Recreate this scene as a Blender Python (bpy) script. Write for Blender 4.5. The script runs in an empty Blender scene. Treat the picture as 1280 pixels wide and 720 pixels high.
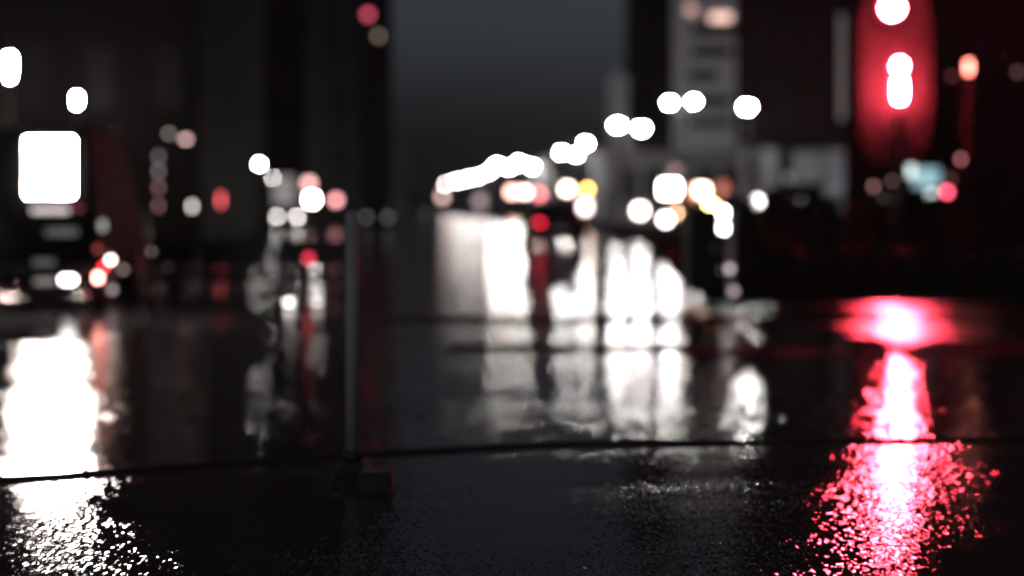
import bpy, bmesh, math, random
from mathutils import Vector, Matrix
random.seed(7)
sc = bpy.context.scene
C = sc.collection
F = 1778.0          # focal length in photo pixels (50 mm on a 36 mm sensor, 1280 wide)
H = 1.28            # eye height above the carriageway
TH = math.atan(140 / F)   # direction in which the avenue runs, left of the view axis
cT, sT = math.cos(TH), math.sin(TH)

def W(px, d):
    return (px - 640) / F * d
def Z(py, d):
    return H + (258 - py) / F * d
def P(px, py, d):
    return Vector((W(px, d), d, Z(py, d)))
def road(s, t):
    return Vector((s * cT - t * sT, s * sT + t * cT, 0))

# ------------------------------------------------------------------ materials
def nodes(m):
    m.use_nodes = True
    return m.node_tree.nodes, m.node_tree.links
def noise(N, L, scale, detail=3, vec=None, stretch=None, src='Object'):
    tc = N.new('ShaderNodeTexCoord')
    n = N.new('ShaderNodeTexNoise'); n.inputs['Scale'].default_value = scale; n.inputs['Detail'].default_value = detail
    if stretch:
        mp = N.new('ShaderNodeMapping'); mp.inputs['Scale'].default_value = stretch
        L.new(tc.outputs[src], mp.inputs[0]); L.new(mp.outputs[0], n.inputs['Vector'])
    else:
        L.new(tc.outputs[src], n.inputs['Vector'])
    return n
def ramp(N, L, src, lo, hi, a, b):
    r = N.new('ShaderNodeMapRange'); r.inputs[1].default_value = lo; r.inputs[2].default_value = hi
    r.inputs[3].default_value = a; r.inputs[4].default_value = b
    L.new(src, r.inputs[0]); return r.outputs[0]
MATS = {}
def mat(name, col, rough=0.6, metal=0.0, var=0.25, scale=6.0, bump=0.0, spec=0.5, coat=0.0):
    if name in MATS: return MATS[name]
    m = bpy.data.materials.new(name); N, L = nodes(m); b = N['Principled BSDF']
    n = noise(N, L, scale, 5)
    mx = N.new('ShaderNodeMix'); mx.data_type = 'RGBA'
    mx.inputs[6].default_value = (*[c * (1 - var) for c in col], 1)
    mx.inputs[7].default_value = (*[min(1, c * (1 + var)) for c in col], 1)
    L.new(n.outputs[0], mx.inputs[0]); L.new(mx.outputs[2], b.inputs['Base Color'])
    L.new(ramp(N, L, n.outputs[0], .3, .7, max(.03, rough * .8), min(1, rough * 1.2)), b.inputs['Roughness'])
    b.inputs['Metallic'].default_value = metal
    b.inputs['Specular IOR Level'].default_value = spec
    b.inputs['Coat Weight'].default_value = coat
    if bump:
        bp = N.new('ShaderNodeBump'); bp.inputs['Strength'].default_value = bump; bp.inputs['Distance'].default_value = .02
        L.new(n.outputs[0], bp.inputs['Height']); L.new(bp.outputs[0], b.inputs['Normal'])
    MATS[name] = m; return m
def emi(name, col, s, var=0.0, scale=8.0):
    """a lit lens: a glass-like face that glows, unevenly where var is set"""
    key = name
    if key in MATS: return MATS[key]
    m = bpy.data.materials.new(name); N, L = nodes(m); b = N['Principled BSDF']
    b.inputs['Base Color'].default_value = (.1, .1, .1, 1)
    b.inputs['Roughness'].default_value = .3
    b.inputs['Emission Color'].default_value = (*col, 1)
    n = noise(N, L, scale, 2)
    L.new(ramp(N, L, n.outputs[0], .35, .65, s * (1 - var), s * (1 + var)), b.inputs['Emission Strength'])
    MATS[key] = m; return m

def wet(name, base, r_lo, r_hi, patch, waves, cells, tilt, stretch=(1, 1, 1), film=(.36, .64), squash=1.0):
    """asphalt under a thin film of rain: dark diffuse stone below, a Beckmann water gloss above.
    The stones poke through the film as small facets, each tilted its own way, less where the film is deep."""
    m = bpy.data.materials.new(name); N, L = nodes(m); N.remove(N['Principled BSDF'])
    big = noise(N, L, patch, 4, stretch=stretch)
    fine = noise(N, L, 90, 4)
    mx = N.new('ShaderNodeMix'); mx.data_type = 'RGBA'
    mx.inputs[6].default_value = (*[c * .5 for c in base], 1); mx.inputs[7].default_value = (*[c * 1.6 for c in base], 1)
    L.new(fine.outputs[0], mx.inputs[0])
    w1 = noise(N, L, waves[0], 2, stretch=waves[2])
    b1 = N.new('ShaderNodeBump'); b1.inputs['Strength'].default_value = 1; b1.inputs['Distance'].default_value = waves[1]
    L.new(w1.outputs[0], b1.inputs['Height'])
    tc = N.new('ShaderNodeTexCoord'); mp = N.new('ShaderNodeMapping'); mp.inputs['Scale'].default_value = cells
    L.new(tc.outputs['Object'], mp.inputs[0])
    v = N.new('ShaderNodeTexVoronoi'); v.inputs['Scale'].default_value = 1; L.new(mp.outputs[0], v.inputs['Vector'])
    def vm(op, x, y=None, val=None):
        q = N.new('ShaderNodeVectorMath'); q.operation = op; L.new(x, q.inputs[0])
        if y is not None: L.new(y, q.inputs[1])
        if val is not None: q.inputs[1].default_value = val
        return q.outputs[0]
    c = vm('SUBTRACT', v.outputs['Color'], val=(.5, .5, .5)); c = vm('MULTIPLY', c, val=(2, 2, 0))
    ab = vm('ABSOLUTE', c); c2 = vm('MULTIPLY', vm('MULTIPLY', vm('MULTIPLY', c, ab), ab), val=(1, squash, 0))
    amt = ramp(N, L, big.outputs[0], film[0], film[1], tilt, tilt * .25)
    sc_ = N.new('ShaderNodeVectorMath'); sc_.operation = 'SCALE'; L.new(c2, sc_.inputs[0]); L.new(amt, sc_.inputs['Scale'])
    nn = vm('NORMALIZE', vm('ADD', b1.outputs[0], sc_.outputs[0]))
    dif = N.new('ShaderNodeBsdfDiffuse'); L.new(mx.outputs[2], dif.inputs[0])
    gl = N.new('ShaderNodeBsdfAnisotropic'); gl.distribution = 'BECKMANN'; gl.inputs['Color'].default_value = (.95, .95, .95, 1)
    L.new(ramp(N, L, big.outputs[0], .38, .64, r_hi, r_lo), gl.inputs['Roughness']); L.new(nn, gl.inputs['Normal'])
    fr = N.new('ShaderNodeFresnel'); fr.inputs['IOR'].default_value = 1.33; L.new(b1.outputs[0], fr.inputs['Normal'])
    mix = N.new('ShaderNodeMixShader'); L.new(fr.outputs[0], mix.inputs[0]); L.new(dif.outputs[0], mix.inputs[1]); L.new(gl.outputs[0], mix.inputs[2])
    L.new(mix.outputs[0], N['Material Output'].inputs['Surface'])
    return m

M_ground = mat('wet_earth', (.03, .03, .03), .8, bump=.3)
M_road = wet('wet_asphalt', (.034, .034, .036), .12, .165, .35, (1.3, .0028, (.5, 1.6, 1)), (40, 14, 10), .09, stretch=(.4, 1.8, 1))
M_pave = wet('wet_pavement_asphalt', (.034, .034, .036), .125, .165, .8, (2.0, .004, (.6, 1.4, 1)), (118, 50, 10), .26, stretch=(.5, 1.5, 1), squash=.22)
M_kerb = mat('kerb_granite', (.028, .028, .028), .9, scale=30, bump=.2, spec=.0)
M_walk = mat('wet_paving', (.012, .012, .012), .9, bump=.2, scale=3, spec=.0)
M_tar = mat('tar_joint', (.012, .012, .012), .95, scale=20, spec=.02)
M_black = mat('black_metal', (.012, .012, .013), .45, metal=.3)
M_steel = mat('galvanised_steel', (.42, .43, .45), .42, metal=.35, scale=18)
M_post = mat('weathered_grey_paint', (.27, .27, .27), .7, scale=14, var=.15)
M_rub = mat('black_rubber', (.012, .012, .012), .6)
M_tyre = mat('tyre_rubber', (.015, .015, .015), .8)
M_rim = mat('alloy', (.3, .3, .3), .35, metal=.8)
M_glass = mat('dark_glass', (.012, .013, .016), .08, spec=.8)
M_pane = mat('dim_window_glass', (.006, .006, .007), .7, spec=.12)
M_paint = mat('dark_car_paint', (.008, .008, .009), .5, spec=.25)
M_paint2 = mat('grey_car_paint', (.08, .08, .085), .3, coat=.5)
M_c1 = mat('dark_concrete', (.03, .03, .033), .9, scale=.6, bump=.1, spec=.1)
M_c2 = mat('grey_concrete', (.16, .16, .17), .85, scale=.5, bump=.1)
M_c3 = mat('pale_stone', (.6, .59, .6), .85, scale=.5, bump=.1)
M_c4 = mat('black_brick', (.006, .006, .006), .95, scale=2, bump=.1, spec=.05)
M_awn = mat('grey_canvas', (.35, .34, .34), .8)
M_white = mat('white_enamel', (.6, .6, .6), .4)

E_lamp = emi('street_lamp_glow', (1, .955, .92), 480, .1)
E_far = emi('far_lamp_glow', (1, .94, .89), 560, .1)
E_far2 = emi('distant_lamp_glow', (1, .92, .87), 110, .1)
E_tall = emi('tall_lamp_glow', (1, .88, .80), 420, .1)
E_tall2 = emi('globe_glow', (1, .95, .91), 130, .1)
E_lantern = emi('lantern_glow', (1, .96, .92), 60, .1)
E_red = emi('signal_red', (1, .05, .085), 1700)
E_sign = emi('lit_rear_window', (1, .87, .79), 150, .12, 4)

# ------------------------------------------------------------------ mesh helpers
class MB:
    def __init__(s): s.bm = bmesh.new()
    def box(s, c, size, rz=0.0, bev=0.0, m=None):
        mt = Matrix.Translation(c) @ Matrix.Rotation(rz, 4, 'Z') @ (m or Matrix.Identity(4)) @ Matrix.Diagonal((*size, 1))
        r = bmesh.ops.create_cube(s.bm, size=1.0, matrix=mt)
        if bev:
            es = list({e for v in r['verts'] for e in v.link_edges})
            bmesh.ops.bevel(s.bm, geom=es, offset=bev, segments=2, affect='EDGES')
        return s
    def cyl(s, a, b, r1, r2=None, n=16):
        a, b = Vector(a), Vector(b); d = b - a
        q = d.to_track_quat('Z', 'Y').to_matrix().to_4x4()
        bmesh.ops.create_cone(s.bm, cap_ends=True, segments=n, radius1=r1, radius2=r1 if r2 is None else r2,
                              depth=d.length, matrix=Matrix.Translation((a + b) / 2) @ q)
        return s
    def ball(s, c, size, n=16):
        bmesh.ops.create_uvsphere(s.bm, u_segments=n, v_segments=max(6, n // 2), radius=1,
                                  matrix=Matrix.Translation(c) @ Matrix.Diagonal((*size, 1)))
        return s
    def poly(s, pts, z0, z1=None):
        vs = [s.bm.verts.new((p[0], p[1], z0)) for p in pts]
        f = s.bm.faces.new(vs)
        if f.normal.z < 0: f.normal_flip()
        f.normal_update()
        if z1 is not None:
            r = bmesh.ops.extrude_face_region(s.bm, geom=[f])
            for v in r['geom']:
                if isinstance(v, bmesh.types.BMVert): v.co.z = z1
            bmesh.ops.recalc_face_normals(s.bm, faces=s.bm.faces)
        return s
    def quad(s, *pts):
        s.bm.faces.new([s.bm.verts.new(p) for p in pts]); return s
    def build(s, name, m, parent=None, smooth=False):
        bmesh.ops.recalc_face_normals(s.bm, faces=s.bm.faces)
        me = bpy.data.meshes.new(name); s.bm.to_mesh(me); s.bm.free()
        if smooth:
            me.polygons.foreach_set('use_smooth', [True] * len(me.polygons))
        me.materials.append(m)
        o = bpy.data.objects.new(name, me); C.objects.link(o)
        if parent: o.parent = parent
        return o
def tag(o, label=None, cat=None, group=None, kind=None):
    if label: o['label'] = label
    if cat: o['category'] = cat
    if group: o['group'] = group
    if kind: o['kind'] = kind
    return o
def empty(name, loc, rz, label, cat, group=None):
    o = bpy.data.objects.new(name, None); C.objects.link(o)
    o.location = loc; o.rotation_euler = (0, 0, rz); o.empty_display_size = .2
    return tag(o, label, cat, group)
def copy_tree(o, parent=None):
    c = o.copy(); C.objects.link(c); c.parent = parent
    for ch in list(o.children): copy_tree(ch, c)
    return c

# ------------------------------------------------------------------ ground
tag(MB().poly([(-900, -60), (900, -60), (900, 1600), (-900, 1600)], -.02).build('ground', M_ground), kind='structure')
def sheet(name, pts, z, m, z1=None):
    return tag(MB().poly(pts, z, z1).build(name, m), kind='structure')
rp = lambda s, t: tuple(road(s, t)[:2])
KX = [(-40, -9), (-9, 2.2), (-4.6, 4.7), (-2.4, 6.05), (-.8, 6.75), (.25, 7.08), (2.6, 7.22), (9, 7.3), (60, 7.6)]   # near kerb line
# carriageway: the crossing street and the avenue in one sheet
sheet('road', [rp(-70, -25), rp(60, -25), rp(60, 24), rp(26, 24), rp(26, 900), rp(-6.5, 900), rp(-6.5, 20), rp(-70, 20)], 0.0, M_road)
# rough, puddled band of asphalt where the avenue meets the junction
M_band = wet('rough_wet_asphalt', (.03, .03, .03), .24, .31, .5, (1.5, .008, (.5, 1.6, 1)), (30, 12, 10), .12, stretch=(.3, 2.5, 1))
def pxg(x, y):
    d_ = H * F / (y - 258); return (W(x, d_), d_)
sheet('road_patch', [pxg(885, 397), pxg(960, 399), pxg(1060, 420), pxg(1160, 428), pxg(1500, 424), pxg(1500, 378), pxg(878, 377.5)], .004, M_band)
M_lane = wet('worn_wet_asphalt', (.034, .034, .036), .19, .235, .5, (1.3, .006, (.5, 1.6, 1)), (40, 14, 10), .10, stretch=(.4, 1.8, 1))
sheet('road_patch', [pxg(-300, 426), pxg(60, 422), pxg(190, 412), pxg(262, 424), pxg(262, 640), pxg(-300, 640)], .004, M_lane)
# near pavement with its kerb
sheet('pavement', [(x, y) for x, y in KX] + [(60, -12), (-40, -12)], -.01, M_pave, .08)
def strip(pts, w, z0, z1, name, m):
    mb = MB(); n = len(pts); L_, R_ = [], []
    for i, p in enumerate(pts):
        a = Vector(pts[max(0, i - 1)]); b = Vector(pts[min(n - 1, i + 1)])
        d = (b - a).normalized(); q = Vector((-d.y, d.x))
        L_.append(Vector(p) + q * w); R_.append(Vector(p))
    mb.poly([(v.x, v.y) for v in R_] + [(v.x, v.y) for v in reversed(L_)], z0, z1)
    return tag(mb.build(name, m), kind='structure')
strip(KX, .16, -.012, .084, 'kerb', M_kerb)
# far pavements
RK = [(4.3, 19.3), (5.4, 27.5), (8.3, 48), (9.8, 71), (10.6, 90), (13, 200), (14, 600)]
RKp = [rp(s, t) for s, t in RK]
sheet('sidewalk', [rp(60, 19.8), rp(5, 19.35)] + RKp + [rp(60, 600)], -.01, M_walk, .11)
sheet('sidewalk', [rp(-60, 19), rp(-6.5, 19.0), rp(-6.4, 24), rp(-6.4, 600), rp(-60, 600)], -.01, M_walk, .11)
# tar joints and a shallow ridge across the junction
def joint(pix, w, z=.006, name='road_joint', m=M_tar):
    pts = []
    for x, y in pix:
        d = H * F / (y - 258); pts.append((W(x, d), d))
    strip(pts, w, z - .004, z, name, m)
joint([(440, 407), (560, 402), (700, 405), (900, 404), (960, 401)], .9)
joint([(560, 436), (700, 438), (900, 441), (1100, 446), (1330, 440)], .45)

# ------------------------------------------------------------------ small builders
def street_lamp(d, heads, label, m_glow, size=(.15, .15, .11), post=.09, group=None, post_px=None, pm=None):
    hs = [P(x, y, d) for x, y in heads]; pm = pm or mat('weathered_post_paint', (.06, .06, .065), .7, spec=.2)
    bx = W(post_px, d) if post_px else sum(h.x for h in hs) / len(hs)
    top = max(h.z for h in hs) + (.25 if len(hs) > 1 else 0)
    root = empty('street_lamp', (bx, d, 0), 0, label, 'street lamp', group)
    MB().cyl((0, 0, 0), (0, 0, .7), post * 1.7, post * 1.5).build('base', pm, root)
    MB().cyl((0, 0, .7), (0, 0, top), post, post * .6, 12).build('post', pm, root)
    for h in hs:
        x = h.x - bx
        if abs(x) > .1:
            MB().cyl((0, 0, top - .25), (x * .9, 0, h.z + size[2] + .12), post * .5, post * .4, 8).build('arm', pm, root)
        hd = MB().ball((x, 0, h.z + size[2] * .75), (size[0] * 1.1, size[1] * 1.1, size[2] * .8)).build('lamp_head', M_black, root, True)
        MB().ball((x, 0, h.z), size).build('diffuser', m_glow, hd, True)
    return root
def lit_sign(px, py, d, w, h, glow, label, name='shop_sign', cat='sign', rz=0, group=None):
    """a box sign on a post: lit face, casing, post down to the pavement"""
    p = P(px, py, d)
    root = empty(name, (p.x, p.y, 0), rz, label, cat, group)
    MB().box((0, .06, p.z), (w + .05, .10, h + .05), bev=.012).build('casing', M_black, root)
    MB().box((0, 0, p.z), (w, .04, h), bev=.01).build('lit_face', glow, root)
    MB().cyl((0, .06, .0), (0, .06, p.z - h / 2), .03, n=10).build('post', M_tar, root)
    return root
def glob(px, py, d, r, glow, label, name='lantern', cat='lantern', group=None):
    p = P(px, py, d)
    root = empty(name, (p.x, p.y, 0), 0, label, cat, group)
    MB().cyl((0, 0, 0), (0, 0, p.z - r), .045, .03, 10).build('post', M_black, root)
    MB().ball((0, 0, p.z), (r, r, r)).build('globe', glow, root, True)
    MB().cyl((0, 0, p.z + r * .8), (0, 0, p.z + r * 1.25), r * .7, r * .1, 12).build('cap', M_black, root)
    return root

# ------------------------------------------------------------------ street lamps of the avenue
G = 'street lamps along the right side of the avenue'
street_lamp(68, [(934, 133)], 'nearest and brightest street lamp, single white head high above the right pavement', E_lamp, (.22, .22, .18), group=G)
street_lamp(65, [(867, 126), (837, 128)], 'double street lamp in front of the pale office tower', E_lamp, group=G, post_px=850)
street_lamp(86, [(802, 160), (772, 156)], 'double street lamp under the slim spire', E_lamp, (.24, .24, .18), group=G, post_px=789)
street_lamp(108, [(732, 179), (702, 190)], 'third double street lamp from the right, heads at uneven heights', E_lamp, (.2, .2, .15), group=G, post_px=716)
street_lamp(126, [(720, 193)], 'single street lamp tucked low beneath the third double lamp', E_lamp, (.2, .2, .15), group=G, post_px=726)
street_lamp(165, [(665, 208), (636, 209)], 'double street lamp right of the far chain of lights, widest apart of the distant ones', E_far, (.26, .26, .2), group=G, post_px=650)
street_lamp(150, [(649, 203), (621, 206)], 'double street lamp standing just above its neighbours in the far chain', E_far, (.26, .26, .2), group=G, post_px=634)
street_lamp(205, [(612, 214), (598, 220)], 'double street lamp in the middle of the far chain of lights', E_far2, (.32, .32, .25), group=G, post_px=606)
street_lamp(230, [(585, 223), (571, 226)], 'double street lamp second from the far left end of the chain', E_far2, (.36, .36, .28), group=G, post_px=578)
street_lamp(280, [(557, 230)], 'farthest street lamp, dimmer single head at the left end of the chain', emi('farthest_lamp_glow', (1, .85, .8), 60), (.36, .36, .28), group=G, post_px=552)

# left side lamps
street_lamp(40, [(12, 78)], 'tall upright white lamp at the left edge of the picture above the van', E_tall, (.09, .09, .5), group='lamps above the van', post=.05)
street_lamp(44, [(96, 123)], 'slim white lamp above the right rear corner of the van', E_tall, (.05, .05, .26), group='lamps above the van', post=.05)
street_lamp(38, [(7, 162)], 'small pinkish lamp low at the left edge, beside the lit van window', emi('pink_lantern', (1, .70, .62), 800), (.08, .08, .15), group='lamps above the van', post=.04)
glob(324, 205, 50, .07, E_tall2, 'highest globe lamp of the trio on the left pavement', group='globe lamps on the left pavement')
glob(343, 222, 84, .11, E_tall2, 'globe lamp just below and right of the highest one on the left', group='globe lamps on the left pavement')
glob(390, 249, 62, .21, E_lantern, 'large brilliant white globe lamp, biggest light left of the dark tower', group='globe lamps on the left pavement')
glob(386, 229, 90, .3, emi('rose', (1, .5, .48), 5), 'dim rose globe rising behind the large brilliant globe lamp')
glob(420, 250, 90, .25, emi('rose2', (1, .4, .42), 6), 'dim pink globe immediately right of the large brilliant globe lamp')
lit_sign(355, 238, 75, 1.1, 1.5, emi('dim_panel', (1, .9, .92), .28, .5, 3), 'faint grey lit poster panel between the globe lamps on the left', 'poster_panel', 'poster panel')

# ------------------------------------------------------------------ buildings
def building(name, label, x0, x1, d, depth, height, wall, cat='building', rz=None, floors=0, cols=0, frac=(.62, .5), lit=(), base=None, z0=3.6, dark=M_pane, sides=True, group=None, cornice=True):
    """x0..x1: the extent of the front facade; walls, window openings per storey as glass bands, roof slab"""
    rz = TH if rz is None else rz
    a, b = W(x0, d), W(x1, d); w = (b - a) / math.cos(rz)
    root = empty(name, ((a + b) / 2, d, 0), rz, label, cat, group)
    MB().box((0, depth / 2, height / 2), (w, depth, height)).build('wall', wall, root)
    if cornice:
        MB().box((0, depth / 2, height + .3), (w + .5, depth + .5, .6)).build('roof', wall, root)
    if floors:
        fh = (height - z0) / floors
        if cols:
            cw = w / cols
            mb_me = {}
            n = 0
            for f in range(floors):
                for c in range(cols):
                    if n >= 70: break
                    n += 1
                    x = -w / 2 + cw * (c + .5); z = z0 + fh * (f + .5)
                    g = dark
                    for (lf, lc, lm) in lit:
                        if lf == f and lc == c: g = lm
                    MB().box((x, -.02, z), (cw * frac[0], .08, fh * frac[1])).build('window', g, root)
        else:
            for f in range(floors):
                z = z0 + fh * (f + .5)
                MB().box((0, -.02, z), (w * .72, .08, fh * frac[1])).build('window_band', dark, root)
                if sides: MB().box((-w / 2 + .02 , depth / 2, z), (.08, depth * .8, fh * frac[1])).build('window_band', dark, root)
    return root
E_pk = emi('pink_window', (1, .55, .5), 1.0)
E_pk2 = emi('peach_window', (1, .62, .52), 1.9)
# left side of the avenue, near to far
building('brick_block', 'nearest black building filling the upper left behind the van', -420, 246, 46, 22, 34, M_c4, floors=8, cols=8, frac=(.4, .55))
building('apartment_block', 'dark grey building strip just right of the nearest black block on the left', 60, 268, 72, 24, 48, M_c1, floors=10, cols=6, frac=(.4, .5))
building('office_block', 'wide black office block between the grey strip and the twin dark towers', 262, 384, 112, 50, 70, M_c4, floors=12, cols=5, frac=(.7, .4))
building('tower_block', 'slightly paler tower sliver left of the black tower with the red beacon', 396, 438, 190, 60, 95, M_c1, floors=12, cols=3, frac=(.7, .4))
twr = building('black_tower', 'black tower beside the open sky carrying a red aviation beacon', 436, 488, 260, 60, 120, M_c4, floors=14, cols=3, frac=(.7, .4))
building('slender_building', 'faint grey slender building at the foot of the black tower', 489, 507, 420, 20, 25, M_c2, floors=5, cols=2)
building('far_block', 'low dark block at the end of the avenue', 500, 566, 560, 40, 6, M_c1, floors=2, cols=8)
# beacon bracket on the tower
def beacon(px, py, d, r, glow, label):
    p = P(px, py, d)
    root = empty('aviation_beacon', p, 0, label, 'beacon')
    MB().ball((0, 0, 0), (r, r, r)).build('lens', glow, root, True)
    MB().box((0, .9 + r, -r), (.2, 1.9, .12)).build('bracket', M_black, root)
beacon(460, 18, 258, .65, emi('beacon_red', (1, .13, .22), 2.6), 'round pinkish red beacon high on the black tower')
beacon(473, 45, 258, .5, emi('beacon_dim', (1, .75, .6), 1.0), 'small dim warm beacon just below the pinkish red one')

# right side, far to near
building('corner_shop', 'low dark shop terrace along the right pavement behind the traffic lights', 618, 700, 205, 30, 6.5, M_c1, floors=1, cols=5)
building('corner_shop', 'low terrace of shops left of the slim spire', 690, 780, 150, 30, 6.0, M_c2, floors=1, cols=5)
building('shop_terrace', 'dim two storey terrace under the pale office tower', 770, 930, 98, 14, 4.6, M_c2, floors=1, cols=5, frac=(.7, .6), z0=1.0)
sp = building('spire_tower', 'slim grey spire rising behind the double street lamp', 763, 785, 175, 3, 16.5, M_c3)
MB().cyl((0, 1.5, 16.8), (0, 1.5, 18.4), 1.0, .25, 8).build('spire', M_c3, sp)
building('narrow_tower', 'narrow black tower at the right edge of the open sky', 814, 852, 210, 24, 60, M_c4, floors=12, cols=2)
# the pale tower
d = 126
pale = building('office_tower', 'pale office tower with dark window bands and two pink lit windows', 842, 927, d, 14, 26, M_c3, cat='building', rz=-.16)
wpt = (W(927, d) - W(842, d))
for i, (y0, y1, a, b) in enumerate([(30, 44, 865, 922), (58, 71, 864, 915), (88, 101, 862, 895), (120, 132, 862, 915), (148, 158, 862, 915), (-22, -8, 862, 915)]):
    zc = (Z(y0, d) + Z(y1, d)) / 2; xc = W((a + b) / 2, d) - W(884.5, d)
    MB().box((xc, -.03, zc), ((b - a) / F * d, .1, (y1 - y0) / F * d)).build('window_band', M_pane, pale)
for (px, py, w, h, m) in [(864, 12, 12, 9, E_pk), (901, 22, 26, 9, E_pk2)]:
    MB().box((W(px, d) - W(884.5, d), -.03, Z(py, d)), (w / F * d, .1, h / F * d)).build('window', m, pale)
# right block with dim shopfronts
d = 76
R1 = building('corner_building', 'black building right of the pale tower with dim grey shopfronts', 922, 1066, d, 16, 30, M_c4, rz=-.2, floors=0)
x0 = W(994, d)
E_shop = emi('dim_shop_window', (.72, .76, .92), .045, .6, 1.2)
E_shop2 = emi('dim_shop_window_two', (.78, .8, .92), .075, .6, 1.2)
for (a, b, c, e, m) in [(948, 974, 186, 245, E_shop), (992, 1026, 190, 228, E_shop2), (1030, 1056, 188, 262, E_shop2), (926, 938, 186, 262, E_shop)]:
    xc = W((a + b) / 2, d) - x0
    w_ = MB().box((xc, -.02, (Z(c, d) + Z(e, d)) / 2), ((b - a) / F * d, .08, (e - c) / F * d)).build('shop_window', m, R1)
    MB().box((xc, -.06, Z(c, d) + .08), ((b - a) / F * d + .2, .16, .12)).build('window_frame', M_black, w_)
for r in range(5):
    for c_ in range(3):
        MB().box((W(950 + c_ * 34, d) - x0, -.02, 6.2 + r * 4), (.7, .06, 1.5)).build('window', M_pane, R1)
MB().box((W(1053, d) - x0, -.05, (Z(20, d) + Z(150, d)) / 2), (.5, .12, 130 / F * d)).build('pilaster', M_c3, R1)
d = 42
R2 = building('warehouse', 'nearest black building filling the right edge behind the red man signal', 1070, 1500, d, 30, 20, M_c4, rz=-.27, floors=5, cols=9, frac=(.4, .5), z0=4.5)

# ------------------------------------------------------------------ small lights of the right pavement
Wt = lambda n, s, c=(1, .95, .92): emi(n, c, s)
g2 = 'lit shop signs along the right pavement'
def blob(px, py, d, wpx, hpx, glow, label, **k):
    return lit_sign(px, py, d, wpx / F * d, hpx / F * d, glow, label, **k)
blob(640, 240, 170, 12, 8, emi('coral', (1, .5, .42), 12), 'leftmost coral lit sign below the far chain of street lamps', group=g2)
blob(656, 240, 165, 10, 7, emi('peach', (1, .68, .58), 16), 'peach lit sign second from left below the far street lamps', group=g2)
blob(675, 243, 160, 9, 8, emi('red_sign', (1, .22, .25), 8), 'red lit sign at the right end of the coral trio', group=g2)
blob(600, 251, 200, 11, 11, emi('mauve', (.9, .65, .68), 1.1), 'dull mauve sign just above the left bright strip of wet road', group=g2)
blob(553, 246, 240, 8, 8, emi('mauve2', (1, .65, .6), 4), 'small pink sign right under the farthest street lamp', group=g2)
blob(709, 236, 130, 10, 9, emi('warm', (1, .78, .68), 18), 'cream lit sign left of the amber traffic light', group=g2)
blob(706, 258, 130, 14, 14, emi('greysign', (.78, .84, .92), .9), 'dull grey lit panel under the cream sign', group=g2)
blob(734, 258, 125, 16, 14, emi('pinkwhite', (1, .78, .74), 9), 'pinkish white lit panel beneath the amber traffic light', group=g2)
blob(766, 258, 112, 13, 12, emi('greywhite', (.85, .88, .92), 3.0), 'pale grey lit panel below the slim spire', group=g2)
blob(779, 228, 112, 13, 13, emi('whitesoft', (.98, .97, 1), 6), 'soft white lit sign on a post directly under the spire lamp', group=g2)
blob(808, 229, 98, 14, 10, Wt('w1', 30), 'white lit sign left of the broad brilliant one', group=g2)
blob(838, 236, 92, 22, 16, Wt('w2', 40), 'broad brilliant white sign under the pale office tower', group=g2)
blob(846, 214, 92, 14, 10, emi('dustypink', (1, .6, .55), .8), 'dusty pink unlit looking sign above the broad white one', group=g2)
blob(877, 238, 80, 15, 12, emi('salmon', (1, .78, .62), 16), 'salmon white sign beside the orange lamp', group=g2)
blob(866, 240, 80, 9, 16, emi('orange', (1, .25, .09), 2.2), 'deep orange glow strip left of the salmon sign', group=g2)
blob(904, 236, 80, 12, 16, emi('rust', (1, .28, .17), .9), 'rusty red panel right of the salmon sign', group=g2)
blob(905, 266, 60, 9, 8, Wt('w3', 30), 'upper white lamp of the pair right of the yellow one', name='box_light', cat='light')
blob(905, 285, 50, 7, 6, Wt('w4', 30), 'lower white lamp of the pair right of the yellow one', name='box_light', cat='light')
blob(947, 252, 52, 8, 10, Wt('w5', 14), 'small white lamp below the dim grey shopfront', name='box_light', cat='light')
blob(998, 246, 52, 8, 8, emi('w6', (.9, .95, .9), 1.8), 'dim greenish white lamp under the right dim shopfronts', name='box_light', cat='light')
blob(986, 222, 54, 8, 8, emi('w7', (.9, .9, .95), .35), 'very faint grey lamp between the dim shopfronts', name='box_light', cat='light')
blob(1104, 245, 36, 6, 8, Wt('w8', 16), 'small bright white lamp left of the cyan lit panel', name='box_light', cat='light')
blob(1092, 233, 36, 5, 5, emi('p8', (1, .5, .45), 1.6), 'tiny pink lamp up and left of the small bright white one', name='box_light', cat='light')
blob(1115, 226, 36, 3, 3, emi('p9', (1, .6, .55), 1.6), 'tiniest pink speck of light left of the cyan panel', name='box_light', cat='light')
blob(1184, 240, 34, 7, 8, emi('r10', (1, .07, .14), 11), 'red lamp at the lower right of the cyan lit panel', name='box_light', cat='light')
blob(1188, 224, 34.5, 6, 8, emi('r11', (.9, .4, .3), .25), 'very dim brown lamp above the red one', name='box_light', cat='light')
blob(1201, 199, 36, 4, 6, emi('r12', (1, .33, .36), 2.6), 'small pink lamp up and right of the cyan panel', name='box_light', cat='light')
blob(1211, 84, 36, 6, 15, emi('r13', (1, .26, .19), 12), 'orange red upright lamp right of the red signal', name='box_light', cat='light')
blob(1190, 95, 38, 8, 5, emi('r14', (1, .2, .25), .35), 'faint red lamp left of the orange red upright one', name='box_light', cat='light')
blob(1272, 90, 38, 5, 6, emi('r15', (1, .45, .5), .5), 'faint pink lamp at the right edge of the picture', name='box_light', cat='light')
cy = blob(1158, 222, 40, 34, 24, emi('cyan_panel', (.45, .78, .86), .75, .25, 2), 'pale cyan lit display panel below the red signal', name='display_panel', cat='display panel')
blob(1139, 214, 39, 8, 14, emi('cyan_w', (.85, .98, .98), 2.0), 'whiter narrow panel at the left end of the cyan display', name='display_panel', cat='display panel')
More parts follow.
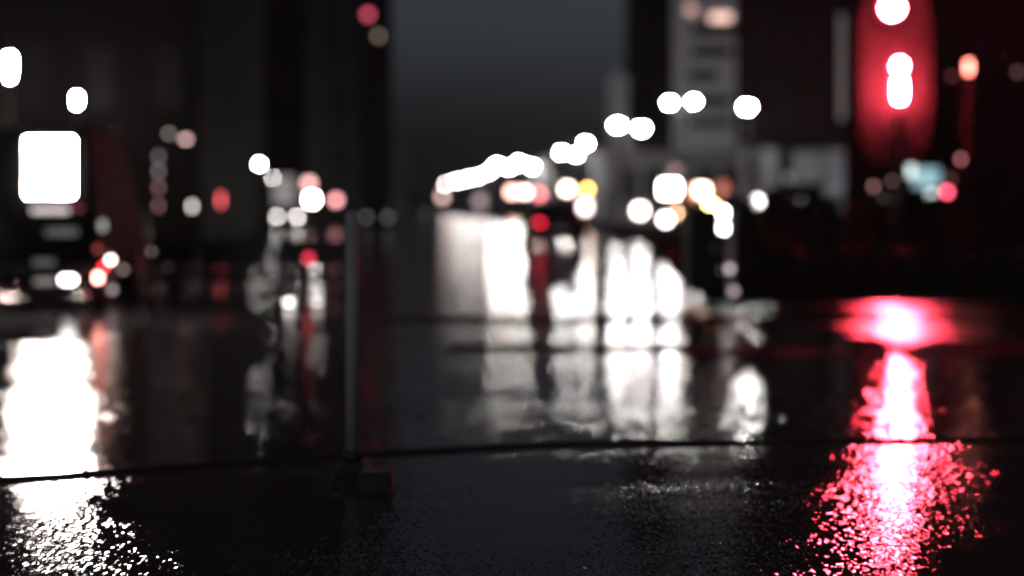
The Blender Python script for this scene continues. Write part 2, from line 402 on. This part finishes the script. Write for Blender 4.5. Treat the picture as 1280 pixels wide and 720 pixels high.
blob(1165, 243, 39, 10, 8, emi('cyan_w2', (.8, .95, .95), 2.6), 'small whitish panel hanging beneath the cyan display', name='display_panel', cat='display panel')
glob(889, 258, 74, .22, emi('yellow', (1, .72, .25), 40), 'yellow globe lamp between the salmon sign and the white pair')
glob(848, 266, 86, .22, emi('orange2', (1, .55, .3), 18), 'orange globe lamp below the broad brilliant white sign')
glob(800, 263, 86, .36, emi('pinkw', (1, .82, .78), 14), 'pinkish white globe lamp below the left white sign')
glob(832, 274, 74, .24, Wt('w9', 16), 'lowest white globe lamp, just above the bright wet road')
# far amber traffic light
def traffic_light(px, py, d, k, col, label):
    p = P(px, py, d)
    root = empty('traffic_light', (p.x, d, 0), 0, label, 'traffic light')
    MB().cyl((0, .12, 0), (0, .12, p.z + .8), .07, n=10).build('post', M_black, root)
    MB().box((0, 0, p.z), (.5, .3, 1.4), bev=.05).build('housing', M_black, root)
    for i in range(3):
        MB().ball((0, -.16, p.z + (1 - i) * .42 - (1 - k) * .42), (.3 if i == k else .15, .05, .25 if i == k else .15)).build('lens', col if i == k else M_glass, root, True)
traffic_light(735, 237, 128, 1, emi('amber', (1, .5, .12), 30), 'far amber traffic light among the coral and cream signs')
# dim lit things over the left block
blob(198, 196, 43, 4, 8, emi('g1', (.9, .8, .78), .7), 'top piece of the dotted vertical sign left of the white dot', name='neon_sign', cat='neon sign', group='vertical dotted neon sign')
for (py, c, t) in [(214, (.9, .75, .75), 'second piece from the top'), (234, (1, .5, .52), 'pink third piece'), (257, (1, .5, .5), 'lowest pink piece')]:
    blob(198, py, 43, 4, 8, emi('g%d' % py, c, .9), t + ' of the dotted vertical sign on the left', name='neon_sign', cat='neon sign', group='vertical dotted neon sign')
blob(211, 167, 43, 5, 4, emi('g2', (1, .85, .75), 1.6), 'small dim lamp left of the pink one above the dotted sign', name='box_light', cat='light')
blob(232, 174, 43.4, 8, 5, emi('g3', (1, .6, .6), 4), 'pink lamp above and right of the dotted vertical sign', name='box_light', cat='light')
blob(240, 258, 42, 4, 8, emi('g4', (1, .95, .85), 5), 'cream lamp between the dotted sign and the small red lamp', name='box_light', cat='light')
blob(276, 250, 45, 4, 14, emi('g5', (1, .12, .15), 4), 'narrow red lamp right of the cream one on the left pavement', name='box_light', cat='light')
blob(189, 314, 17.5, 4, 3, emi('g6', (1, .8, .75), 1.4), 'dim warm lamp low beside the front of the van', name='box_light', cat='light')
blob(148, 272, 20, 3, 3, emi('g7', (1, .7, .65), 1.6), 'dim pinkish lamp just above the right edge of the van', name='box_light', cat='light')
blob(210, 334, 17.6, 3, 3, emi('g8', (.9, .9, .9), .3), 'faintest grey lamp on the ground right of the van', name='box_light', cat='light')
# awning over the left shop
aw = empty('awning', (W(112, 30), 30, 0), 0, 'grey canvas awning over the pavement behind the van', 'awning')
MB().box((0, 0, Z(178, 30)), (1.1, .8, .3), m=Matrix.Rotation(.3, 4, 'X')).build('canvas', M_awn, aw)
for sx in (-.5, .5): MB().cyl((sx, 0, 0), (sx, 0, Z(180, 30)), .03, n=8).build('leg', M_black, aw)

# ------------------------------------------------------------------ vehicles
def loft(st, flip=False):
    bm = bmesh.new(); rings = []
    for (y, w, zb, zt, zr, wr) in st:
        half = [(w * .82, zb), (w, zb + .12), (w * 1.01, (zb + zt) / 2), (w * .98, zt), (wr, zr - .05), (wr * .75, zr)]
        pts = [(x, z) for x, z in half] + [(-x, z) for x, z in reversed(half)]
        rings.append([bm.verts.new((x, y, z)) for x, z in pts])
    n = len(rings[0])
    for a, b in zip(rings, rings[1:]):
        for i in range(n):
            bm.faces.new([a[i], a[(i + 1) % n], b[(i + 1) % n], b[i]])
    bm.faces.new(rings[0]); bm.faces.new(list(reversed(rings[-1])))
    mb = MB(); mb.bm.free(); mb.bm = bm; return mb
def wheel(root, x, y, r=.32):
    s = 1 if x > 0 else -1
    t = MB().cyl((x - s * .1, y, r), (x + s * .1, y, r), r, n=24).build('tyre', M_tyre)
    wh = empty_part('wheel', root)
    t.parent = wh
    mb = MB().cyl((x + s * .09, y, r), (x + s * .112, y, r), r * .62, n=20)
    mb.build('rim', M_rim, wh)
def empty_part(name, parent):
    o = bpy.data.objects.new(name, None); C.objects.link(o); o.parent = parent; return o
CAR = [(-2.2, .74, .38, .72, .93, .6), (-2.1, .84, .26, .84, 1.0, .68), (-1.65, .89, .2, .9, 1.06, .72), (-1.05, .9, .2, .92, 1.42, .6),
       (-.2, .9, .2, .92, 1.47, .62), (.45, .9, .2, .92, 1.40, .6), (1.25, .9, .2, .9, .99, .72), (1.95, .86, .22, .76, .84, .68), (2.22, .7, .36, .6, .68, .52)]
def car(loc, rz, label, paint=M_paint, head=None, tail=None, group=None):
    root = empty('parked_car' if not (head or tail) else 'moving_car', loc, rz, label, 'car', group)
    loft(CAR).build('body', paint, root, False)
    e = .012
    for s in (-1, 1):
        MB().quad((s * (.885 + e), -1.0, .95), (s * (.885 + e), .42, .95), (s * (.60 + e + .02), .38, 1.34), (s * (.60 + e + .02), -.95, 1.36)).build('window', M_glass, root)
    MB().quad((-.62, -1.62, 1.09 + e), (.62, -1.62, 1.09 + e), (.52, -1.1, 1.40 + e), (-.52, -1.1, 1.40 + e)).build('window', M_glass, root)
    MB().quad((-.62, 1.16, 1.045 + e), (.62, 1.16, 1.045 + e), (.52, .52, 1.38 + e), (-.52, .52, 1.38 + e)).build('windscreen', M_glass, root)
    for s in (-1, 1):
        for y in (-1.35, 1.4): wheel(root, s * .84, y)
        MB().box((s * .6, 2.15, .64), (.26, .14, .12), bev=.03).build('headlight', head or M_glass, root)
        MB().box((s * .62, -2.17, .78), (.24, .1, .13), bev=.03).build('tail_light', tail or mat('red_plastic', (.2, .01, .01), .3), root)
        MB().ball((s * .98, .5, .98), (.1, .06, .07), 10).build('mirror', paint, root, True)
    MB().box((0, -2.22, .55), (.5, .02, .11)).build('number_plate', M_white, root)
    return root
E_tail = emi('tail_glow', (1, .02, .05), 7)
E_head = emi('head_glow', (1, .95, .9), 40)
E_headd = emi('head_dim', (1, .95, .9), 1.5)
p = P(691, 258, 46)
car((p.x, p.y, 0), TH, 'dark car driving away on the avenue, one red tail light showing', tail=None)
c0 = bpy.data.objects['parked_car']; c0.name = 'moving_car'
tl = [o for o in c0.children if o.name.startswith('tail_light')][0]
tl.data = tl.data.copy(); tl.data.materials.clear(); tl.data.materials.append(E_tail)
tl['label'] = 'glowing red left tail light'
car((W(472, 84), 84, 0), TH + math.pi, 'oncoming car far off in the left lane with dim headlights', head=E_headd)
car((W(362, 88), 88, 0), TH + math.pi, 'oncoming car on the left with one pair of bright white headlights', M_paint2, head=E_head)
car((W(540, 130), 130, 0), TH + math.pi, 'farthest small car at the end of the avenue with dim headlights', head=E_headd)
# potted shrubs along the right corner
M_leaf = mat('dark_leaves', (.018, .022, .016), .8, spec=.1, scale=20)
M_pot = mat('dark_planter', (.02, .02, .02), .9, spec=.05)
def shrub_meshes(k):
    rnd = random.Random(40 + k)
    fo = MB()
    hgt, wd = 1.0 + .12 * k, .24 + .03 * k
    for i in range(620):
        t = rnd.random() ** .8; a_ = rnd.random() * 6.283
        rr = wd * (1 - .55 * t) * (rnd.random() ** .5) * (1 + .25 * math.sin(3 * a_ + 5 * t + k))
        c_ = Vector((rr * math.cos(a_), rr * math.sin(a_), .40 + t * hgt))
        u = Vector((rnd.gauss(0, 1), rnd.gauss(0, 1), rnd.gauss(0, 1))).normalized(); v_ = u.orthogonal().normalized()
        q = .035 + .03 * rnd.random()
        fo.quad(c_ - u * q, c_ + v_ * q * .45, c_ + u * q, c_ - v_ * q * .45)
    pot = MB().cyl((0, 0, 0), (0, 0, .42), .17, .23, 14)
    return fo, pot
protos = []
for k in range(3):
    o = empty('potted_shrub', (0, 0, .11), 0, 'shrub', 'shrub', 'potted shrubs along the right corner')
    fo, pot = shrub_meshes(k)
    fo.build('foliage', M_leaf, o); MB().cyl((0, 0, .38), (0, 0, 1.1), .02, .01, 8).build('stem', M_pot, o); pot.build('planter', M_pot, o)
    protos.append(o)
SP = [(936, 24.0, 'leftmost potted shrub, just right of the thin post with pinkish reflectors'), (968, 24.6, 'second potted shrub right of the thin post'),
      (1003, 24.1, 'potted shrub under the dim grey shopfronts, third from the left'), (1036, 24.9, 'fourth potted shrub from the left at the right corner'),
      (1068, 24.2, 'fifth potted shrub from the left, left of the signal post'), (1100, 24.7, 'potted shrub immediately left of the signal post'),
      (1137, 24.0, 'potted shrub immediately right of the signal post'), (1170, 24.8, 'second potted shrub right of the signal post'),
      (1202, 24.1, 'third potted shrub from the right edge'), (1236, 24.6, 'second potted shrub from the right edge'), (1270, 24.2, 'rightmost potted shrub at the picture edge')]
for i, (px, d, lab) in enumerate(SP):
    o = protos[i] if i < 3 else copy_tree(protos[i % 3])
    o.location = (W(px, d), d, .11); o.rotation_euler.z = i * 1.7; q = 1 + .07 * math.sin(i * 2.3); o.scale = (q * 1.25, q * 1.25, q * .92)
    o['label'] = lab
v = road(-7.8, 38); car((v.x, v.y, .11), TH, 'dark car parked on the left pavement beyond the van')

# the van: a tall dark van seen from behind at the left edge
def van():
    d = 17.5
    x0, x1 = W(-112, d), W(118, d); cx = (x0 + x1) / 2; hw = (x1 - x0) / 2
    root = empty('van', (cx, d, 0), TH, 'dark van at the left edge with one rear window glowing brilliant white', 'van')
    M_paint = mat('matt_black_van_paint', (.006, .006, .007), .85, spec=.06)
    VAN = [(0, hw * .94, .42, 1.0, 2.02, hw * .86), (.08, hw, .34, 1.1, 2.14, hw * .9), (.6, hw, .3, 1.15, 2.2, hw * .9), (2.5, hw, .3, 1.15, 2.2, hw * .9),
           (2.9, hw, .3, 1.15, 2.05, hw * .84), (3.5, hw, .3, 1.1, 1.25, hw * .82), (3.9, hw * .92, .36, .8, .95, hw * .7)]
    VAN = [(y, w_, a_, b_ * 1.06, c_ * 1.06, e_) for (y, w_, a_, b_, c_, e_) in VAN]
    loft(VAN).build('body', M_paint, root)
    def on(px, py, w, h, m, name, lab=None, th=.04, par=None):
        x = W(px, d) - cx; z = Z(py, d)
        o = MB().box((x, -.03, z), (w / F * d, th, h / F * d), bev=.012).build(name, m, par or root)
        if lab: o['label'] = lab
        return o
    rw = on(61.5, 209, 58, 72, E_sign, 'rear_window', 'rear window glowing brilliant white')
    fr = MB()
    for (a, b, w, h) in [(61.5, 166, 72, 5), (61.5, 252, 72, 5), (28, 209, 5, 90), (95, 209, 5, 90)]:
        fr.box((W(a, d) - cx, -.035, Z(b, d)), (w / F * d, .03, h / F * d))
    fr.build('window_frame', M_black, rw)
    on(-50, 209, 70, 78, M_glass, 'rear_window')
    on(62, 263, 46, 7, emi('strip_glow', (1, .86, .86), 1.0), 'light_strip', 'pale pink light strip under the window')
    on(96, 260, 12, 5, emi('strip_red', (1, .12, .18), .3), 'light_strip')
    on(76, 290, 40, 9, emi('plate_glow', (.8, .8, .8), .13, .9, 40), 'number_plate')  # number plate glows by itself instead of being lit
    on(54, 330, 26, 12, emi('reflector_glow', (.8, .8, .8), .12, .9, 40), 'glowing_marker')  # reflector given a glow of its own
    on(84, 350, 17, 8, emi('rev_lamp', (1, .93, .9), 14), 'reversing_light', 'white reversing light')
    on(56, 352, 26, 7, emi('rev_dim', (1, .88, .85), .3), 'glowing_marker')  # another reflector made to glow
    hb = MB().box((0, -.12, .5), (2 * hw * .96, .22, .1), bev=.04).build('bumper', M_black, root)
    for s in (-1, 1):
        for y in (.8, 3.0): wheel(root, s * (hw - .1), y, .42)
    # lamp cluster at the right rear corner (cleared by 6 cm so each lens stands proud)
    for (px, py, w, h, col, st, lab) in [(120, 347, 5, 9, (1, .38, .3), 13, 'brightest lens of the tail light'), (138, 325, 4, 5, (1, .78, .7), 12, 'white lens of the tail light'),
                                    (129, 334, 5, 6, (1, .02, .04), 6, 'red lens of the tail light'),
                                    (104, 368, 6, 6, (1, .2, .22), .7, 'dim low red lens'), (122, 311, 5, 7, (1, .15, .15), .35, 'dim upper red lens'),
                                    (128, 282, 5, 12, (.85, .85, .8), .45, 'faint grey marker light'), (140, 362, 4, 5, (.95, .85, .85), 1.0, 'faint white low marker light'),
                                    (154, 337, 5, 5, (1, .75, .7), .7, 'dim pinkish side marker')]:
        x = W(px, d) - cx; z = Z(py, d)
        if x > hw:      # side markers sit on the flank, further along the body
            yy = 1.0 + (px - 118) * .03; k = (d + yy) / d
            x = hw + .03; z = H + (z - H) * k
            kx = W(px, d + yy) - cx - .0
            x = max(hw + .02, min(kx * cT + yy * sT, hw + .6))
            x = hw + .02
            # solve for the distance along the flank at which this pixel is seen
            best = None
            for q in range(0, 500):
                q_ = q * .01
                wx = cx + x * cT - q_ * sT; wy = d + x * sT + q_ * cT
                e_ = abs(640 + wx / wy * F - px)
                if best is None or e_ < best[0]: best = (e_, q_, wy)
            yy = best[1]; z = Z(py, best[2])
            o = MB().box((x, yy, z), (.05, .12, h / F * d), bev=.01).build('glowing_marker', emi('van%d' % px + str(py), col, st * 1.6), root)
        else:
            o = MB().box((x, -.03, z), (w / F * d, .06, h / F * d), bev=.012).build('tail_light', emi('van%d' % px + str(py), col, st), root)
        o['label'] = lab
van()

# ------------------------------------------------------------------ the pedestrian signal with the red man
def red_signal():
    d = 36.0; k = d / 18.3; Zk = lambda y: Z(y, d) / k
    bx = W(1124, d)
    root = empty('pedestrian_signal', (bx, d, 0), 0, 'tall signal post with a round red light above a glowing red standing man', 'traffic signal')
    root.scale = (k, k, k)
    zt = Zk(10); zm = Zk(100)
    MB().cyl((0, -.02, 0), (0, -.02, Zk(142)), .05, n=14).build('post', M_black, root)
    MB().cyl((0, -.02, 0), (0, -.02, .5), .085, .08, n=14).build('base', M_black, root)
    # added tall rounded board behind both lights, catching their red as a halo
    zc = (Zk(-30) + Zk(206)) / 2; hh = (Zk(-30) - Zk(206)) / 2
    mb = MB(); pts = []
    for i in range(48):
        t = i / 48 * 2 * math.pi; c_, s_ = math.cos(t), math.sin(t); e = .62
        pts.append((math.copysign(abs(c_) ** e, c_) * .47 - .02, zc + math.copysign(abs(s_) ** e, s_) * hh))
    fr = [mb.bm.verts.new((x, .10, z)) for x, z in pts]; bk = [mb.bm.verts.new((x, .13, z)) for x, z in pts]
    mb.bm.faces.new(fr); mb.bm.faces.new(list(reversed(bk)))
    for i in range(48): mb.bm.faces.new([fr[i], bk[i], bk[(i + 1) % 48], fr[(i + 1) % 48]])
    mb.build('halo_board', mat('black_halo_board', (.009, .008, .008), .8, spec=.1), root)
    hb = MB().box((0, .055, zm + .01), (.22, .08, .5), bev=.03).build('housing', M_black, root)
    MB().ball((0, -.03, Zk(83)), (.062, .07, .068), 20).build('lens', E_red, hb, True)
    MB().box((0, -.03, Zk(113)), (.085, .13, .27), bev=.02).build('red_man', E_red, hb)
    tx = (W(1115, d) - bx) / k
    ht = MB().cyl((tx, .1, zt), (tx, .0, zt), .15, n=28).build('housing', M_black, root)
    MB().ball((tx, -.02, zt), (.11, .09, .11), 24).build('lens', E_red, ht, True)
    return root
red_signal()

# post with push button on the corner, left of the red signal
def button_post():
    d = 17.9
    root = empty('push_button_post', (W(914, d), d, 0), 0, 'thin dark post with two pinkish glowing reflectors at the right corner kerb', 'post')
    MB().cyl((0, .05, 0), (0, .05, 1.5), .045, n=12).build('post', M_steel, root)
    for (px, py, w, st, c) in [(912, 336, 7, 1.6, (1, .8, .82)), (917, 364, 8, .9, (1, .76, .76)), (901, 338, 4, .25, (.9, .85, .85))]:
        MB().box((W(px, d) - W(914, d), -.01, Z(py, d)), (w / F * d, .05, w * 1.1 / F * d), bev=.01).build('glowing_reflector', emi('refl%d' % px, c, st), root)  # reflectors on the post, made to glow by themselves
    MB().box((0, -.02, 1.34), (.16, .1, .2), bev=.02).build('push_button_box', M_black, root)
button_post()
cab = empty('control_cabinet', (W(882, 19.2), 19.6, .11), TH, 'black roadside control cabinet left of the thin post', 'cabinet')
MB().box((0, 0, .56), (.44, .34, 1.12), bev=.02).build('body', M_black, cab)
dr = MB().box((0, -.18, .58), (.38, .02, 1.0), bev=.005).build('door', M_black, cab)
MB().box((.14, -.2, .6), (.02, .03, .12)).build('handle', M_steel, dr)
MB().box((0, 0, 1.14), (.5, .4, .04), bev=.01).build('roof', M_black, cab)
# small low red warning lamp, left carriageway edge
wl = empty('warning_lamp', (W(386, 21), 21, 0), 0, 'low red warning lamp on a dark bollard in the left of the avenue', 'warning lamp')
MB().cyl((0, 0, 0), (0, 0, Z(323, 21) - .06), .06, .05).build('bollard', M_black, wl)
MB().ball((0, 0, Z(323, 21)), (.06, .06, .065)).build('lens', emi('warn_red', (1, .05, .1), 2.2), wl, True)

# added black barriers that block lamp reflections; glows in front imitate two reflections
for i, (x0, x1, lab) in enumerate([(158, 246, 'leftmost added black barrier blocking lamp reflections in the left lane'), (250, 338, 'middle added black barrier blocking lamp reflections in the left lane'),
                                   (342, 432, 'right added black barrier blocking lamp reflections, behind the low red warning lamp')]):
    d = 22.0; cx = (W(x0, d) + W(x1, d)) / 2; w_ = W(x1, d) - W(x0, d)
    ba = empty('added_barrier', (cx, d, 0), (.03, -.02, .02)[i], lab, 'barrier', 'added black barriers across the left lane')
    MB().box((0, 0, .56), (w_ * .98, .05, .42), bev=.02).build('panel', M_rub, ba)
    MB().box((0, 0, .20), (w_ * .98, .05, .16), bev=.02).build('panel', M_rub, ba)
    for sx in (-1, 1):
        MB().box((sx * w_ * .42, .045, .42), (.05, .04, .82), bev=.008).build('leg', M_rub, ba)
        MB().box((sx * w_ * .42, 0, .03), (.16, .5, .06), bev=.015).build('foot', M_rub, ba)
for (px, py, st, w_, lab) in [(362, 379, 9, .08, 'brighter low white glow imitating a road reflection, left of the post'), (397, 376, 3.0, .09, 'fainter low white glow imitating a road reflection, nearest the grey post')]:
    d = 18.2
    sd = empty('road_glint', (W(px, d), d, 0), 0, lab, 'road stud', 'added road glints')
    MB().box((0, 0, .022), (w_ + .05, .12, .036), bev=.01).build('housing', M_rub, sd)
    MB().box((0, -.04, .055), (w_, .04, .055), bev=.01).build('lens', emi('glint%d' % px, (1, .9, .88), st), sd)  # glow in place of a lamp's reflection on the road

# ------------------------------------------------------------------ the grey post in the foreground
d = 6.42
po = empty('delineator_post', (W(440, d), d, .08), 0, 'slim grey metal post on a black rubber foot in the foreground', 'post')
MB().cyl((0, 0, .05), (0, 0, 1.16), .030, n=20).build('post', M_post, po, True)
MB().ball((0, 0, 1.16), (.030, .030, .02)).build('cap', M_post, po, True)
MB().cyl((0, 0, .05), (0, 0, .10), .045, .032, n=20).build('collar', M_rub, po, True)
MB().box((.01, 0, .025), (.15, .17, .05), bev=.018).build('foot', M_rub, po)
bl = tag(MB().box((W(471, 6.0), 6.0, .125), (.14, .16, .088), bev=.012).build('rubber_block', M_rub), 'small black rubber block lying right of the foot of the grey post', 'block')

# ------------------------------------------------------------------ misty night air
hz = MB().box((0, 700, 90), (1760, 1900, 182)).build('haze', M_ground)
m = bpy.data.materials.new('mist'); N, L = nodes(m); N.remove(N['Principled BSDF'])
pv = N.new('ShaderNodeVolumePrincipled'); pv.inputs['Color'].default_value = (.9, .92, .95, 1); pv.inputs['Density'].default_value = .0002
pv.inputs['Anisotropy'].default_value = .3
L.new(pv.outputs[0], N['Material Output'].inputs['Volume'])
hz.data.materials.clear(); hz.data.materials.append(m)
tag(hz, kind='stuff', label='thin rainy mist hanging over the whole street', cat='haze')

# ------------------------------------------------------------------ sky and added fill light
w = bpy.data.worlds.new('World'); sc.world = w; w.use_nodes = True
N, L = w.node_tree.nodes, w.node_tree.links
sky = N.new('ShaderNodeTexSky'); sky.sky_type = 'NISHITA'; sky.sun_disc = False
sky.sun_elevation = math.radians(30); sky.sun_rotation = math.radians(200); sky.dust_density = 3
hs = N.new('ShaderNodeHueSaturation'); hs.inputs['Saturation'].default_value = .45
L.new(sky.outputs[0], hs.inputs['Color'])
tc = N.new('ShaderNodeTexCoord'); sx = N.new('ShaderNodeSeparateXYZ'); L.new(tc.outputs['Generated'], sx.inputs[0])
mr = N.new('ShaderNodeMapRange'); mr.inputs[1].default_value = .03; mr.inputs[2].default_value = .14; mr.inputs[3].default_value = .10; mr.inputs[4].default_value = 1
mr.interpolation_type = 'SMOOTHSTEP'
L.new(sx.outputs['Z'], mr.inputs[0])
mx = N.new('ShaderNodeMix'); mx.data_type = 'RGBA'; mx.blend_type = 'MULTIPLY'; mx.inputs[0].default_value = 1
tn = N.new('ShaderNodeMix'); tn.data_type = 'RGBA'; tn.blend_type = 'MULTIPLY'; tn.inputs[0].default_value = 1; tn.inputs[7].default_value = (.95, .98, 1.10, 1)
L.new(hs.outputs[0], tn.inputs[6])
L.new(tn.outputs[2], mx.inputs[6]); L.new(mr.outputs[0], mx.inputs[7])
L.new(mx.outputs[2], N['Background'].inputs[0]); N['Background'].inputs[1].default_value = .0092
s = bpy.data.lights.new('fill_sun', 'SUN'); s.energy = .14; s.angle = math.radians(10); s.color = (.9, .93, 1)  # added fill from behind standing for city glow; brightens post and pale tower
so = bpy.data.objects.new('fill_sun', s); C.objects.link(so); so.rotation_euler = (math.radians(60), 0, math.radians(-20))

# ------------------------------------------------------------------ camera
cd = bpy.data.cameras.new('camera'); cam = bpy.data.objects.new('camera', cd); C.objects.link(cam)
cam.location = (0, 0, H); cam.rotation_euler = (math.radians(90), 0, 0)
cd.lens = 50; cd.sensor_width = 36; cd.shift_y = -102 / 1280
cd.clip_start = .1; cd.clip_end = 4000
cd.dof.use_dof = True; cd.dof.focus_distance = 4.75; cd.dof.aperture_fstop = .050 / .068; cd.dof.aperture_blades = 0
sc.camera = cam
sc.view_settings.view_transform = 'Standard'; sc.view_settings.look = 'None'
sc.view_settings.exposure = 0; sc.view_settings.gamma = 1
sc.cycles.use_denoising = True
sc.cycles.max_bounces = 5; sc.cycles.diffuse_bounces = 2; sc.cycles.glossy_bounces = 3; sc.cycles.volume_bounces = 0
sc.cycles.transmission_bounces = 2
sc.cycles.sample_clamp_direct = 0; sc.cycles.sample_clamp_indirect = 2
sc.cycles.caustics_reflective = True; sc.cycles.use_light_tree = True
